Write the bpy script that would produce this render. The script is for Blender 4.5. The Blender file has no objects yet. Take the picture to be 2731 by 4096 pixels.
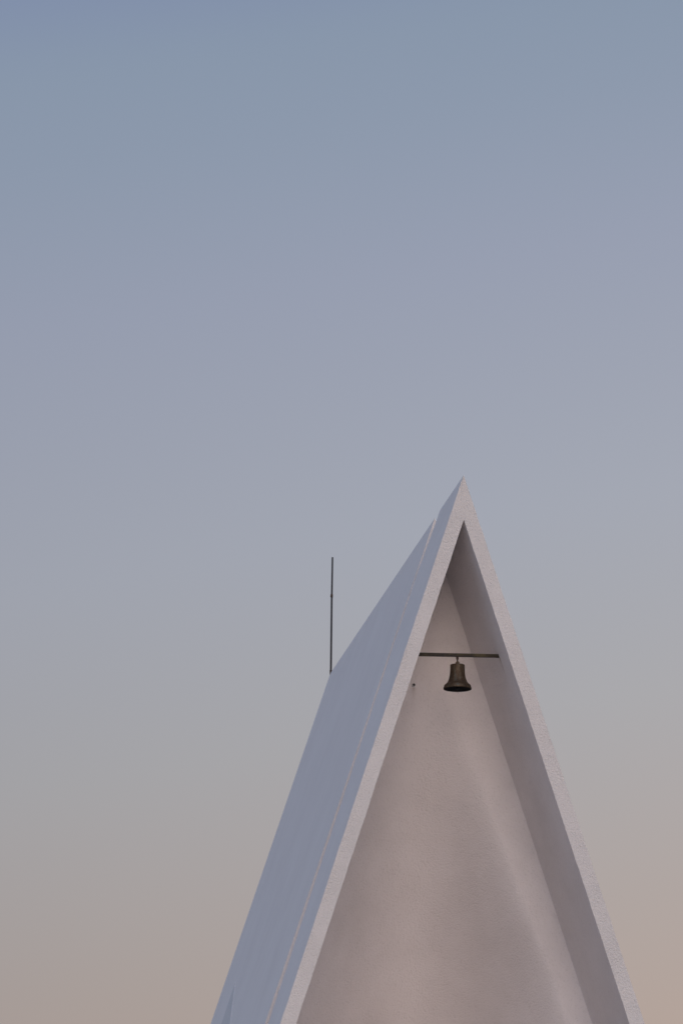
import bpy, bmesh, math, random
from mathutils import Vector, Matrix, noise as mnoise
random.seed(4)
sc = bpy.context.scene
C = sc.collection

# ------------------------------------------------------------------ helpers
def link(name, bm, mat=None, parent=None, smooth=False):
    me = bpy.data.meshes.new(name)
    bmesh.ops.remove_doubles(bm, verts=bm.verts, dist=1e-5)
    bmesh.ops.recalc_face_normals(bm, faces=bm.faces)
    bm.to_mesh(me); bm.free()
    if smooth:
        for p in me.polygons: p.use_smooth = True
    o = bpy.data.objects.new(name, me); C.objects.link(o)
    if mat: me.materials.append(mat)
    if parent:
        o.parent = parent
        o.matrix_parent_inverse = Matrix.Translation(parent.matrix_basis.translation).inverted()
    return o

def empty(name, loc, label, cat):
    o = bpy.data.objects.new(name, None); C.objects.link(o)
    o.location = loc; o.empty_display_size = .3
    o['label'] = label; o['category'] = cat
    return o

def grid(bm, fn, nu, nv):
    vs = [[bm.verts.new(fn(i/nu, j/nv)) for i in range(nu+1)] for j in range(nv+1)]
    for j in range(nv):
        for i in range(nu):
            bm.faces.new((vs[j][i], vs[j][i+1], vs[j+1][i+1], vs[j+1][i]))
    return vs

def lathe(bm, prof, c, n=96):
    rings = []
    for r, z in prof:
        rings.append([bm.verts.new((c[0]+r*math.cos(2*math.pi*k/n), c[1]+r*math.sin(2*math.pi*k/n), c[2]+z)) for k in range(n)])
    for a, b in zip(rings, rings[1:]):
        for k in range(n):
            bm.faces.new((a[k], a[(k+1) % n], b[(k+1) % n], b[k]))
    return rings

def tube(bm, p0, p1, r0, r1=None, n=20, cap=True):
    r1 = r0 if r1 is None else r1
    p0 = Vector(p0); p1 = Vector(p1); d = (p1-p0).normalized()
    a = d.orthogonal().normalized(); b = d.cross(a)
    A = [bm.verts.new(p0 + r0*(math.cos(2*math.pi*k/n)*a + math.sin(2*math.pi*k/n)*b)) for k in range(n)]
    B = [bm.verts.new(p1 + r1*(math.cos(2*math.pi*k/n)*a + math.sin(2*math.pi*k/n)*b)) for k in range(n)]
    for k in range(n):
        bm.faces.new((A[k], A[(k+1) % n], B[(k+1) % n], B[k]))
    if cap:
        bm.faces.new(A[::-1]); bm.faces.new(B)

def ring_tube(bm, c, R, r, axis_u, axis_v, n=28, m=10, squash=1.0):
    u = Vector(axis_u); v = Vector(axis_v); w = u.cross(v); c = Vector(c)
    rows = []
    for i in range(n):
        t = 2*math.pi*i/n
        rad = math.cos(t)*u + squash*math.sin(t)*v
        rows.append([bm.verts.new(c + R*rad + r*(math.cos(2*math.pi*j/m)*rad.normalized() + math.sin(2*math.pi*j/m)*w)) for j in range(m)])
    for i in range(n):
        for j in range(m):
            bm.faces.new((rows[i][j], rows[(i+1) % n][j], rows[(i+1) % n][(j+1) % m], rows[i][(j+1) % m]))

def bevel(o, w, seg=2, ang=30):
    m = o.modifiers.new('bevel', 'BEVEL'); m.width = w; m.segments = seg
    m.limit_method = 'ANGLE'; m.angle_limit = math.radians(ang)
    return m

# ------------------------------------------------------------------ materials
class NT:
    def __init__(s, tree): s.t = tree; s.n = tree.nodes; s.l = tree.links
    def new(s, kind, **kw):
        x = s.n.new(kind)
        for k, v in kw.items():
            if k.startswith('i_'): x.inputs[k[2:].replace('_', ' ')].default_value = v
            else: setattr(x, k, v)
        return x
    def math(s, op, a, b=None, clamp=False):
        x = s.n.new('ShaderNodeMath'); x.operation = op; x.use_clamp = clamp
        for i, v in enumerate((a, b)):
            if v is None: continue
            if hasattr(v, 'links'): s.l.new(v, x.inputs[i])
            else: x.inputs[i].default_value = v
        return x.outputs[0]
    def ramp(s, fac, stops, interp='LINEAR'):
        x = s.n.new('ShaderNodeValToRGB'); cr = x.color_ramp; cr.interpolation = interp
        while len(cr.elements) > 1: cr.elements.remove(cr.elements[-1])
        cr.elements[0].position = stops[0][0]; cr.elements[0].color = (*stops[0][1], 1)
        for p, c in stops[1:]:
            e = cr.elements.new(p); e.color = (*c, 1)
        s.l.new(fac, x.inputs[0]); return x.outputs[0]
    def mix(s, fac, a, b, blend='MIX'):
        x = s.n.new('ShaderNodeMix'); x.data_type = 'RGBA'; x.blend_type = blend
        for sock, v in ((x.inputs[0], fac), (x.inputs[6], a), (x.inputs[7], b)):
            if hasattr(v, 'links'): s.l.new(v, sock)
            elif isinstance(v, (int, float)): sock.default_value = v
            else: sock.default_value = (*v, 1)
        return x.outputs[2]

def material(name):
    m = bpy.data.materials.new(name); m.use_nodes = True
    t = NT(m.node_tree); b = m.node_tree.nodes['Principled BSDF']
    return m, t, b

def plaster(name, col, col2, bump=.5, scale=26., dist=.02, stain=.25, streak=0., runs=(), rough=.92):
    """rough sprayed render on masonry: object-space grain with broad, faint weathering"""
    m, t, b = material(name)
    tc = t.new('ShaderNodeTexCoord')
    big = t.new('ShaderNodeTexNoise', i_Scale=.55, i_Detail=6., i_Roughness=.62)
    t.l.new(tc.outputs['Object'], big.inputs['Vector'])
    fac = t.ramp(big.outputs['Fac'], [(.34, (0, 0, 0)), (.68, (1, 1, 1))])
    c = t.mix(t.math('MULTIPLY', fac, stain), col, col2)
    if streak:
        mp = t.new('ShaderNodeMapping'); mp.inputs['Scale'].default_value = (.35, 9., .35)
        t.l.new(tc.outputs['Object'], mp.inputs['Vector'])
        sn = t.new('ShaderNodeTexNoise', i_Scale=1.2, i_Detail=5., i_Roughness=.7)
        t.l.new(mp.outputs[0], sn.inputs['Vector'])
        c = t.mix(t.math('MULTIPLY', t.ramp(sn.outputs['Fac'], [(.42, (0, 0, 0)), (.75, (1, 1, 1))]), streak), c, col2)
    if runs:                                   # thin rust and damp runs under fixings
        sp = t.new('ShaderNodeSeparateXYZ'); t.l.new(tc.outputs['Object'], sp.inputs[0])
        wob_ = t.new('ShaderNodeTexNoise', i_Scale=14., i_Detail=4.); t.l.new(tc.outputs['Object'], wob_.inputs['Vector'])
        for (cx, cy, cz, wx, wy, ln, amt, rc) in runs:
            gx_ = t.math('POWER', t.math('DIVIDE', t.math('SUBTRACT', sp.outputs['X'], cx), wx), 2.)
            gy_ = t.math('POWER', t.math('DIVIDE', t.math('SUBTRACT', sp.outputs['Y'], cy), wy), 2.)
            e_ = t.math('EXPONENT', t.math('MULTIPLY', t.math('ADD', gx_, gy_), -1.))
            dz_ = t.math('SUBTRACT', cz, sp.outputs['Z'])
            below = t.math('MULTIPLY', t.math('MULTIPLY', dz_, 30., True), t.math('EXPONENT', t.math('DIVIDE', t.math('MULTIPLY', t.math('MAXIMUM', dz_, 0.), -1.), ln)))
            k_ = t.math('MULTIPLY', t.math('MULTIPLY', e_, below), t.math('MULTIPLY', t.math('ADD', wob_.outputs['Fac'], .2), amt), True)
            c = t.mix(k_, c, rc)
    g1 = t.new('ShaderNodeTexNoise', i_Scale=scale, i_Detail=4., i_Roughness=.6, i_Distortion=.3)
    t.l.new(tc.outputs['Object'], g1.inputs['Vector'])
    g2 = t.new('ShaderNodeTexVoronoi', i_Scale=scale*1.7, feature='SMOOTH_F1')
    t.l.new(tc.outputs['Object'], g2.inputs['Vector'])
    h = t.math('ADD', g1.outputs['Fac'], t.math('MULTIPLY', g2.outputs['Distance'], -.45))
    # pits hold a little grime
    c = t.mix(t.math('MULTIPLY', t.ramp(h, [(.08, (1, 1, 1)), (.24, (0, 0, 0))]), .22*min(1, bump*1.5)), c, col2)
    bp = t.new('ShaderNodeBump', i_Strength=bump, i_Distance=dist)
    mid = t.new('ShaderNodeTexNoise', i_Scale=2.3, i_Detail=3.); t.l.new(tc.outputs['Object'], mid.inputs['Vector'])
    t.l.new(t.math('MULTIPLY', t.math('ADD', t.math('MULTIPLY', mid.outputs['Fac'], 1.5), .25), bump), bp.inputs['Strength'])
    t.l.new(h, bp.inputs['Height']); t.l.new(bp.outputs[0], b.inputs['Normal'])
    t.l.new(c, b.inputs['Base Color'])
    b.inputs['Roughness'].default_value = rough
    b.inputs['Specular IOR Level'].default_value = .15
    return m

def patina(name, stops, scale=9., rough=.6, metal=.4, stretch=(1, 1, .3), bump=.15):
    m, t, b = material(name)
    tc = t.new('ShaderNodeTexCoord'); mp = t.new('ShaderNodeMapping'); mp.inputs['Scale'].default_value = stretch
    t.l.new(tc.outputs['Object'], mp.inputs['Vector'])
    n1 = t.new('ShaderNodeTexNoise', i_Scale=scale, i_Detail=8., i_Roughness=.68, i_Distortion=.8)
    t.l.new(mp.outputs[0], n1.inputs['Vector'])
    c = t.ramp(n1.outputs['Fac'], stops)
    n2 = t.new('ShaderNodeTexNoise', i_Scale=scale*6, i_Detail=4.)
    t.l.new(tc.outputs['Object'], n2.inputs['Vector'])
    c = t.mix(t.ramp(n2.outputs['Fac'], [(.58, (0, 0, 0)), (.75, (.55, .55, .55))]), c, stops[-1][1])
    t.l.new(c, b.inputs['Base Color'])
    bp = t.new('ShaderNodeBump', i_Strength=bump, i_Distance=.004)
    t.l.new(n2.outputs['Fac'], bp.inputs['Height']); t.l.new(bp.outputs[0], b.inputs['Normal'])
    b.inputs['Roughness'].default_value = rough; b.inputs['Metallic'].default_value = metal
    return m

WHITE = (.755, .735, .71); GRIME = (.50, .465, .44)
M_frame = plaster('rough_white_render', WHITE, GRIME, bump=.62, scale=30., dist=.03, stain=.22)
M_niche = plaster('fine_white_render', (.835, .803, .797), GRIME, bump=.62, scale=28., dist=.026, stain=.25,
                  runs=[(.72, .62, 11.56, .16, .045, .22, .8, (.30, .21, .15)), (-.445, 2.40, 11.355, .035, .3, .10, .8, (.30, .24, .20))])
M_roof = plaster('smooth_white_render', (.75, .725, .705), (.60, .56, .55), bump=.18, scale=22., dist=.012, stain=.25, streak=.22)
M_panel = plaster('grey_panel_render', (.61, .605, .60), (.53, .53, .53), bump=.15, scale=22., dist=.01, stain=.3)
M_joint = plaster('beige_joint_mortar', (.40, .36, .36), (.30, .27, .26), bump=.4, scale=30., dist=.015, stain=.5)
M_bell = patina('weathered_bronze', [(.30, (.020, .012, .007)), (.45, (.065, .040, .021)), (.56, (.085, .060, .034)), (.65, (.075, .082, .070)), (.80, (.22, .19, .15))], scale=7., rough=.55, metal=.45, stretch=(1.6, 1.6, .45))
M_beam = patina('rusted_dark_steel', [(.32, (.010, .011, .013)), (.5, (.030, .024, .015)), (.62, (.070, .058, .026)), (.8, (.14, .12, .07))], scale=6., rough=.65, metal=.3, stretch=(.7, 3, 3))
M_hang = patina('dark_iron', [(.3, (.012, .008, .006)), (.55, (.045, .025, .015)), (.8, (.09, .05, .03))], scale=20., rough=.6, metal=.3)
M_rod = patina('blackened_galvanised_steel', [(.3, (.012, .014, .020)), (.55, (.028, .030, .038)), (.8, (.09, .085, .08))], scale=12., rough=.5, metal=.4, stretch=(2, 2, .6))
M_bellshade = patina('painted_shade_bronze', [(.3, (.004, .004, .004)), (.6, (.010, .009, .008)), (.8, (.020, .016, .012))], scale=12., rough=.8, metal=.1)  # near-black tone paints in the shade inside the bell mouth, clapper too
M_dark = material('painted_bore_shade')[0]
M_dark.node_tree.nodes['Principled BSDF'].inputs['Base Color'].default_value = (.012, .012, .013, 1)  # near-black colour standing in for the shade down the pipe
M_pvc = plaster('off_white_plastic', (.62, .62, .62), (.4, .38, .36), bump=.05, scale=60., dist=.002, stain=.4, rough=.5)

# ------------------------------------------------------------------ chapel
K = .32416            # sideways run per metre of height of both flanks
H = 14.487            # outer ridge
HI = 13.718           # inner ridge of the front frame
DS = 2.290            # back of the frame at the ridge
DB = 2.384            # wall behind the bell
DM = 2.824            # front of the main roof
L = 16.478            # rear end of the ridge

chapel = empty('chapel', (0, 0, 0), 'steep white A-shaped chapel with roughcast plaster and a deep open gable at its front', 'chapel')

def wob(v, amp=.006, s=5.):
    n = mnoise.noise_vector(Vector(v)*s)
    return Vector(v) + amp*n

def back_y(z):
    """rear edge of the free-standing frame bows a little towards the joint"""
    pts = [(H, 2.29), (14.1, 2.36), (13.45, 2.62), (12.2, 2.60), (11.1, 2.53), (8.5, 2.36), (5.5, 2.22), (0, 2.22)]
    for (a, ya), (b, yb) in zip(pts, pts[1:]):
        if z >= b:
            t = (a-z)/(a-b); t = t*t*(3-2*t)
            return ya + (yb-ya)*t
    return pts[-1][1]

# front frame: a hollow A, cut as rings of (outer front, inner front, inner back, outer back)
bm = bmesh.new()
NZ = 200
for s in (-1, 1):
    rows = []
    for j in range(NZ+1):
        t = j/NZ
        zo = H*(1-t)
        zi = HI*(1-t)
        if j == 0: zo = H; zi = HI
        xo = s*K*(H-zo); xi = s*K*(HI-zi)
        rows.append((zo, zi, xo, xi))
    ny = 10
    # outer flank
    prev = None
    for zo, zi, xo, xi in rows:
        ring = []
        for i in range(ny+1):
            y = back_y(zo)*i/ny
            p = (xo, y, zo)
            ring.append(bm.verts.new(wob(p, .006 if xo else 0)))
        inner = []
        for i in range(ny+1):
            y = 2.45*i/ny
            inner.append(bm.verts.new(wob((xi, y, zi), .006 if xi else 0)))
        front = [ring[0]]
        nf = 4
        for i in range(1, nf):
            a = i/nf
            front.append(bm.verts.new((xo+(xi-xo)*a, 0, zo+(zi-zo)*a)))
        front.append(inner[0])
        back = [ring[-1], inner[-1]]
        cur = (ring, inner, front, back)
        if prev:
            for n_, (A, B) in enumerate(zip(prev, cur)):
                for i in range(len(A)-1):
                    f = bm.faces.new((A[i], A[i+1], B[i+1], B[i]))
                    f.material_index = (1, 2, 0, 0)[n_]
        prev = cur
frame = link('front_frame', bm, M_frame, chapel)
frame.data.materials.append(M_roof); frame.data.materials.append(M_niche)

# wall behind the bell: flat along its edges, hollowed like a horn towards the entrance below
HZ = 11.6
def hollow(x, z):
    s = max(0., HZ-z)
    if s <= 0: return 0.
    edge = K*(HI-z)
    a = -edge; b = edge-.37-.20*min(1., max(0., (z-6.)/4.5))     # runs out at the left edge, stops short of the right one
    if b <= a+.05: return 0.
    D = HOLLOW_A*s*s/(s+1.6)
    u = min(1., max(0., (x-a)/(b-a)))
    r = 1-u
    q = min(1., max(0., (z-7.)/3.5))
    r = r*r/(r+.16+.22*q)*(1.16+.22*q)
    return D*2.9*u**1.25*r
HOLLOW_A = 1.15
bm = bmesh.new()
def nichef(u, v):
    z = HI*v**1.0
    w = K*(HI-z)+.04
    x = (2*u-1)*w
    return Vector((x, DB+hollow(x, z), z))
vs = grid(bm, nichef, 110, 150)
niche = link('rear_wall', bm, M_niche, chapel, smooth=True)
niche['label'] = 'finer plaster wall behind the bell, hollowing smoothly inwards below it'

# main roof behind the joint: two flanks, front rim and rear gable
TH = .42
Y0 = 13.124
P0 = Vector((-2.328, Y0, H-2.328/K))
def roof_x(z): return K*(H-z)
bm = bmesh.new()
def quad(a, b, c, d, nu, nv):
    a, b, c, d = map(Vector, (a, b, c, d))
    grid(bm, lambda u, v: (a*(1-u)+b*u)*(1-v)+(d*(1-u)+c*u)*v, nu, nv)
g0 = roof_x(0)
# right flank
quad((0, DM, H), (0, L, H), (g0, L, 0), (g0, DM, 0), 20, 40)
# left flank
quad((0, DM, H), (0, L, H), (-g0, L, 0), (-g0, DM, 0), 24, 60)
# front rim
for s in (-1, 1):
    quad((0, DM, H), (0, DM, H-TH/K), (s*(g0-TH), DM, 0), (s*g0, DM, 0), 3, 60)
    quad((0, DM, H-TH/K), (0, L-.5, H-TH/K), (s*(g0-TH), L-.5, 0), (s*(g0-TH), DM, 0), 4, 4)
main = link('roof', bm, M_roof, chapel)
main['label'] = 'smooth painted plaster flanks running back behind the joint, faintly streaked'
# darker wedge-shaped panel low on the left flank
def on_flank(y, z, out=0.): return Vector((-K*(H-z)-out, y, z))
bm = bmesh.new()
A0, A1, A2 = (13.124, 7.305), (13.022, 6.458), (10.673, 6.265)
def ext(a, c): t_ = (a[1]-5.)/(a[1]-c[1]); return (a[0]+(c[0]-a[0])*t_, 5.)
tri = [A0, ext(A0, A1), ext(A0, A2)]
outer = [bm.verts.new(on_flank(y, z, .012)) for y, z in tri]
inner_ = [bm.verts.new(on_flank(y, z, -.03)) for y, z in tri]
bm.faces.new(outer); bm.faces.new(inner_[::-1])
for k in range(3): bm.faces.new((outer[k], outer[(k+1) % 3], inner_[(k+1) % 3], inner_[k]))
wp = link('wedge_panel', bm, M_panel, main)
wp['label'] = 'darker grey wedge-shaped panel low on the left flank'
# rear gable
bm = bmesh.new()
f1 = [bm.verts.new(p) for p in ((0, L-.003, H-.004), (-g0+.003, L-.003, 0), (g0-.003, L-.003, 0))]
bm.faces.new(f1)
r = bmesh.ops.extrude_face_region(bm, geom=bm.faces[:])
for vtx in [g for g in r['geom'] if isinstance(g, bmesh.types.BMVert)]: vtx.co.y -= .3
for vtx in bm.verts:
    if vtx.co.y < L-.2: vtx.co.x *= .97; vtx.co.z = vtx.co.z-.12 if vtx.co.z > 1 else vtx.co.z
link('gable_wall', bm, M_roof, chapel)

# recessed joint between the frame and the roof
bm = bmesh.new()
for s in (-1, 1):
    NJ = 80
    prev = None
    for j in range(NJ+1):
        z = 13.15*(1-j/NJ)
        xo = s*(K*(H-z)-.16)
        cur = [bm.verts.new((xo, back_y(z)-.02, z)), bm.verts.new((xo, DM+.02, z))]
        if prev: bm.faces.new((prev[0], prev[1], cur[1], cur[0]))
        prev = cur
joint = link('joint', bm, M_joint, chapel)
sm = joint.modifiers.new('thickness', 'SOLIDIFY'); sm.thickness = .05; sm.offset = 0
joint['label'] = 'narrow recessed mauve-grey joint between the front frame and the roof'

# little drain pipe poking out of the wall behind the bell
px, pz = (-.445, 11.380)
bm = bmesh.new()
DP = DB+hollow(px, pz)
lip = DP-.045
n = 32
def circ(r, y): return [bm.verts.new((px+r*math.cos(2*math.pi*k/n), y, pz+r*math.sin(2*math.pi*k/n))) for k in range(n)]
rs = [circ(.031, DP+.12), circ(.031, lip+.004), circ(.0285, lip), circ(.0245, lip), circ(.0235, lip+.004), circ(.0235, DP+.12)]
for a, b in zip(rs, rs[1:]):
    for k in range(n): bm.faces.new((a[k], a[(k+1) % n], b[(k+1) % n], b[k]))
pipe = link('drain_pipe', bm, M_pvc, niche)
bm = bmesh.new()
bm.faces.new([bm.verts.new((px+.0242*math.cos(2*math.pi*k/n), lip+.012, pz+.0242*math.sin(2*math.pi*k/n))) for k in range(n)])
bore_disc = link('pipe_shade_disc', bm, M_dark, chapel)  # flat disc closing the pipe, its shade put in as colour
bore_disc.parent = niche

# ------------------------------------------------------------------ beam across the opening
YB = .624
ZB = 11.553
beam = empty('steel_beam', (0, YB, ZB-.028), 'thin rusty steel beam spanning the gable opening above the bell', 'beam')
bm = bmesh.new()
xe = .725
# angle section: upright flange facing the viewer, short flat flange along the bottom
sec = [(-.012, -.028), (.030, -.028), (.030, -.021), (-.005, -.021), (-.005, .028), (-.012, .028)]
NB = 30
rows = []
for i in range(NB+1):
    x = -xe + 2*xe*i/NB
    rows.append([bm.verts.new((x, YB+a, ZB+b+.0125*x/xe)) for a, b in sec])
for A, B in zip(rows, rows[1:]):
    for k in range(len(sec)):
        bm.faces.new((A[k], A[(k+1) % 6], B[(k+1) % 6], B[k]))
bm.faces.new(rows[0]); bm.faces.new(rows[-1][::-1])
web = link('angle_bar', bm, M_beam, beam)
bevel(web, .002, 1)

# ------------------------------------------------------------------ bell
ZL = 10.974            # lip
bell = empty('bell', (0, YB, ZL), 'weathered bronze bell hanging under the rusty beam in the gable opening', 'bell')
S = .235/440.          # metres per drawn unit
prof_u = [(432, 0), (440, 8), (438, 40), (420, 86), (412, 112), (404, 124), (388, 140), (362, 166), (332, 196), (304, 232), (282, 275), (264, 322), (251, 370), (241, 420), (233, 480), (227, 545), (223.5, 620), (223, 700), (223, 752), (219, 772), (209, 783), (150, 790), (60, 794), (3, 795)]
inner_u = [(432, 0), (415, 10), (395, 60), (368, 130), (318, 196), (276, 260), (240, 350), (218, 470), (208, 600), (200, 720), (160, 750), (3, 756)]
VZ = .412/780.
bm = bmesh.new()
lathe(bm, [(r*S*(1.02 if z > 250 else 1.), z*VZ) for r, z in prof_u], (0, YB, ZL))
# thin cast bands
body = link('bell_body', bm, M_bell, bell, smooth=True)
bm = bmesh.new()
lathe(bm, [(r*S, z*VZ) for r, z in inner_u], (0, YB, ZL))
link('bell_inside', bm, M_bellshade, bell, smooth=True)
for zz, rr in ((118, 409), (134, 394), (745, 224.5)):
    bm = bmesh.new()
    ring_tube(bm, (0, YB, ZL+zz*VZ), rr*S, .0026, (1, 0, 0), (0, 1, 0), n=96, m=8)
    link('moulding', bm, M_bell, body, smooth=True)
# crown lug with its eye
ztop = ZL + 795*VZ
bm = bmesh.new()
n = 28; ro = .0325; ri = .0095; zc = ztop+.020
ou = []; inn = []
for side in (-1, 1):
    o_ = []; i_ = []
    for k in range(n):
        a = 2*math.pi*k/n
        x = ro*math.cos(a); z = ro*math.sin(a)
        if z < 0: x = math.copysign(min(ro, abs(x)*1.0+(.0325-abs(x))*.9), x) if abs(x) > 1e-6 else 0; z = max(z, -.026)
        o_.append(bm.verts.new((x, YB+side*.014, zc+z)))
        i_.append(bm.verts.new((ri*math.cos(a), YB+side*.014, zc+.002+ri*math.sin(a))))
    ou.append(o_); inn.append(i_)
for k in range(n):
    q = (k+1) % n
    bm.faces.new((ou[0][k], ou[0][q], ou[1][q], ou[1][k]))
    bm.faces.new((inn[0][k], inn[1][k], inn[1][q], inn[0][q]))
    for s in (0, 1): bm.faces.new((ou[s][k], ou[s][q], inn[s][q], inn[s][k]))
link('crown_lug', bm, M_bell, bell)
# hanger: sleeve under the beam, rod down into the eye
bm = bmesh.new()
zb0 = ZB-.0295
prof = [(.0205, 0), (.0215, -.006), (.0210, -.034), (.0195, -.042), (.0125, -.046), (.012, -.085), (.0125, -.092)]
lathe(bm, [(a, b) for a, b in prof], (0, YB+.004, zb0), 24)
tube(bm, (0, YB+.004, zb0-.088), (0, YB, zc+.020), .0125, .0095, 16)
ring_tube(bm, (0, YB, zc+.014), .0145, .0045, (0, 1, 0), (0, 0, 1), n=24, m=8, squash=1.2)
link('hanger', bm, M_hang, bell, smooth=True)
# clapper with the wire loop that shows under the lip
bm = bmesh.new()
tube(bm, (0, YB, ZL+.36), (0, YB, ZL+.05), .008, .010, 14)
lathe(bm, [(.001, .085), (.022, .075), (.032, .052), (.034, .036), (.028, .016), (.014, .004), (.001, .0)], (0, YB, ZL-.012), 28)
cl = link('clapper', bm, M_bellshade, bell, smooth=True)
bm = bmesh.new()
ring_tube(bm, (0, YB-.01, ZL-.056), .0052, .0012, (1, 0, 0), (0, 0, 1), n=24, m=6, squash=3.2)
tube(bm, (0, YB-.01, ZL-.041), (0, YB, ZL+.0), .0018, .0018, 8)
link('wire_loop', bm, M_hang, cl, smooth=True)

# ------------------------------------------------------------------ rod at the rear end of the ridge
YR = L-.08
rod = empty('lightning_rod', (.0, YR, H-.05), 'thin dark lightning rod standing on the rear end of the roof ridge', 'lightning rod')
bm = bmesh.new(); tube(bm, (0, YR, H-.10), (.004, YR, 16.24), .0230, .0215, 16); link('lower_pole', bm, M_rod, rod)
bm = bmesh.new(); tube(bm, (.005, YR+.006, 16.16), (.013, YR+.003, 17.123), .0210, .0190, 16); link('upper_pole', bm, M_rod, rod)
bm = bmesh.new()
tube(bm, (.004, YR+.003, 16.20), (.004, YR+.003, 16.27), .0275, .0265, 16)
tube(bm, (-.012, YR, 16.225), (-.030, YR, 16.225), .010, .008, 10)
tube(bm, (.018, YR, 16.262), (.026, YR, 16.262), .007, .006, 10)
link('clamp', bm, M_hang, rod)
bm = bmesh.new()
tube(bm, (0, YR, H-.03), (0, YR, H+.05), .026, .026, 16)
tube(bm, (-.014, YR, H+.035), (-.030, YR, H+.035), .009, .008, 10)
link('base_socket', bm, M_hang, rod)

# ------------------------------------------------------------------ ground
m, t, b = material('pale_sand')
tc = t.new('ShaderNodeTexCoord')
n1 = t.new('ShaderNodeTexNoise', i_Scale=.12, i_Detail=8., i_Roughness=.65)
n2 = t.new('ShaderNodeTexNoise', i_Scale=5., i_Detail=6.)
for q in (n1, n2): t.l.new(tc.outputs['Object'], q.inputs['Vector'])
c = t.ramp(n1.outputs['Fac'], [(.3, (.50, .42, .35)), (.7, (.57, .48, .405))])
t.l.new(c, b.inputs['Base Color']); b.inputs['Roughness'].default_value = .95
bp = t.new('ShaderNodeBump', i_Strength=.5, i_Distance=.08)
t.l.new(n2.outputs['Fac'], bp.inputs['Height']); t.l.new(bp.outputs[0], b.inputs['Normal'])
bm = bmesh.new()
G = 6000
grid(bm, lambda u, v: Vector(((2*u-1)*G, (2*v-1)*G, -.01)), 8, 8)
gr = link('ground', bm, m); gr['kind'] = 'structure'; gr['label'] = 'pale sand around the chapel'; gr['category'] = 'ground'

# the sea in front of the chapel, behind the viewer
m, t, b = material('calm_sea')
b.inputs['Base Color'].default_value = (.03, .05, .06, 1); b.inputs['Roughness'].default_value = .18
tc = t.new('ShaderNodeTexCoord'); n1 = t.new('ShaderNodeTexNoise', i_Scale=.35, i_Detail=5.)
t.l.new(tc.outputs['Object'], n1.inputs['Vector'])
bp = t.new('ShaderNodeBump', i_Strength=.25, i_Distance=.3)
t.l.new(n1.outputs['Fac'], bp.inputs['Height']); t.l.new(bp.outputs[0], b.inputs['Normal'])
bm = bmesh.new()
def shore(u): return -52 + 4*math.sin(u*37) + 2*math.sin(u*91+1)
grid(bm, lambda u, v: Vector(((2*u-1)*5900, shore(u)*(1-v)-5900*v, .01)), 200, 3)
sea = link('sea', bm, m); sea['kind'] = 'structure'; sea['label'] = 'calm sea in front of the chapel'

# ------------------------------------------------------------------ sky and light
GLOW_AZ = math.radians(182.5)
PILLAR = (5.7, 4.4, 3.75)
PILLAR_W = .10      # afterglow: behind the viewer, to the right (clockwise from +Y)
SUN_EL = math.radians(9)
w = bpy.data.worlds.new('World'); sc.world = w; w.use_nodes = True
t = NT(w.node_tree); out = w.node_tree.nodes['World Output']; bg = w.node_tree.nodes['Background']
tc = t.new('ShaderNodeTexCoord')
sep = t.new('ShaderNodeSeparateXYZ'); t.l.new(tc.outputs['Generated'], sep.inputs[0])
el = t.math('ARCSINE', sep.outputs['Z'])
# the dusk band dips slightly from one side of the sky to the other
tilt = t.math('ADD', el, t.math('MULTIPLY', sep.outputs['X'], SKY_TILT if 'SKY_TILT' in globals() else -.16))
fac = t.math('DIVIDE', t.math('ADD', tilt, math.radians(10)), math.radians(100), clamp=True)
def lin(r, g, b):
    f = lambda c: (c/12.92 if c <= .04045 else ((c+.055)/1.055)**2.4)
    return tuple(f(x/255) for x in (r, g, b))
def pos(d): return (d+10)/100
sky = t.ramp(fac, [(pos(-10), lin(150, 132, 122)), (pos(0), lin(164, 147, 136)), (pos(2.7), lin(167, 152, 144)), (pos(5.), lin(165, 155, 151)),
                   (pos(9.1), lin(162, 161, 164)), (pos(13.2), lin(158, 162, 173)), (pos(18.4), lin(149, 156, 174)), (pos(21.5), lin(140, 152, 171)), (pos(23.4), lin(136, 150, 170)),
                   (pos(24.8), lin(130, 144, 170)), (pos(45), lin(130, 158, 198)), (pos(90), lin(135, 164, 205))], 'LINEAR')
# broad warm afterglow towards the set sun
gd = (math.sin(GLOW_AZ), math.cos(GLOW_AZ), .12)
dp = t.new('ShaderNodeVectorMath', operation='DOT_PRODUCT'); t.l.new(tc.outputs['Generated'], dp.inputs[0])
dp.inputs[1].default_value = Vector(gd).normalized()
d2 = t.new('ShaderNodeVectorMath', operation='DOT_PRODUCT'); t.l.new(tc.outputs['Generated'], d2.inputs[0])
d2.inputs[1].default_value = Vector((math.sin(math.radians(198)), math.cos(math.radians(198)), .05)).normalized()
lobe = t.math('POWER', t.math('MAXIMUM', d2.outputs['Value'], 0.), 1.3)
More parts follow.
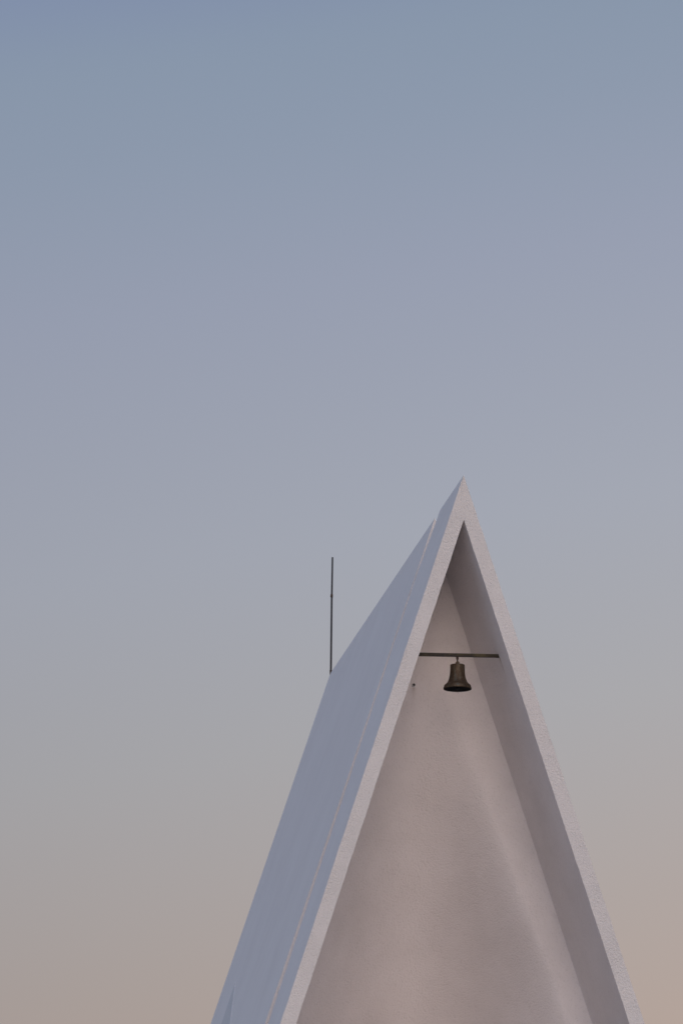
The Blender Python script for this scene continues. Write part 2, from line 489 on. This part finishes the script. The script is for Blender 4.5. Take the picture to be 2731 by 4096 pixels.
# bright pillar of afterglow over the place where the sun went down
sx = t.new('ShaderNodeVectorMath', operation='DOT_PRODUCT'); t.l.new(tc.outputs['Generated'], sx.inputs[0])
sx.inputs[1].default_value = (math.cos(GLOW_AZ), -math.sin(GLOW_AZ), 0)
gx = t.math('EXPONENT', t.math('MULTIPLY', t.math('POWER', t.math('ABSOLUTE', t.math('DIVIDE', sx.outputs['Value'], PILLAR_W)), 2.), -1.))
gz = t.math('EXPONENT', t.math('MULTIPLY', t.math('POWER', t.math('ABSOLUTE', t.math('DIVIDE', sep.outputs['Z'], .50)), 2.), -1.))
fr = t.math('GREATER_THAN', dp.outputs['Value'], 0.)
core = t.math('MULTIPLY', t.math('MULTIPLY', gx, gz), fr)
c2 = t.mix(core, (0, 0, 0), PILLAR)
gl = t.mix(1., t.mix(lobe, (0, 0, 0), (.27, .225, .205)), c2, 'ADD')
add = t.new('ShaderNodeMix', data_type='RGBA', blend_type='ADD')
add.inputs[0].default_value = 1.
# low down the sky is a little brighter to the right
fade = t.math('MAXIMUM', t.math('SUBTRACT', .82, t.math('MULTIPLY', el, 1.75)), .04)
xc = t.math('MINIMUM', t.math('MAXIMUM', sep.outputs['X'], -.25), .40)
side = t.math('ADD', 1., t.math('MULTIPLY', xc, fade))
skyb = t.new('ShaderNodeVectorMath', operation='SCALE'); t.l.new(sky, skyb.inputs[0]); t.l.new(side, skyb.inputs['Scale'])
t.l.new(skyb.outputs[0], add.inputs[6])
t.l.new(gl, add.inputs[7])
t.l.new(add.outputs[2], bg.inputs['Color']); bg.inputs['Strength'].default_value = 1.0

sun = bpy.data.lights.new('sun', 'SUN'); sun.energy = .5; sun.angle = math.radians(38); sun.color = (1, .78, .66)
so = bpy.data.objects.new('sun', sun); C.objects.link(so)
sd = Vector((math.sin(GLOW_AZ)*math.cos(SUN_EL), math.cos(GLOW_AZ)*math.cos(SUN_EL), math.sin(SUN_EL)))
so.rotation_euler = sd.to_track_quat('Z', 'Y').to_euler(); so.location = (20, -40, 30)

# ------------------------------------------------------------------ camera
cam = bpy.data.cameras.new('camera'); co = bpy.data.objects.new('camera', cam); C.objects.link(co)
cam.sensor_fit = 'VERTICAL'; cam.sensor_height = 36; cam.lens = 11400/4096*36
cam.clip_start = .1; cam.clip_end = 20000
rt = Vector((.99034568, -.13837643, .00820919)); up = Vector((-.04359408, -.25468789, .96604018)); fw = Vector((.13158641, .9570716, .25826145))
Mx = Matrix((rt, up, -fw)).transposed().to_4x4(); Mx.translation = Vector((-8.24188532, -45.05231764, 1.6))
co.matrix_world = Mx
sc.camera = co

sc.view_settings.view_transform = 'Standard'; sc.view_settings.look = 'None'
sc.view_settings.exposure = 0; sc.view_settings.gamma = 1
sc.cycles.max_bounces = 8; sc.cycles.diffuse_bounces = 6
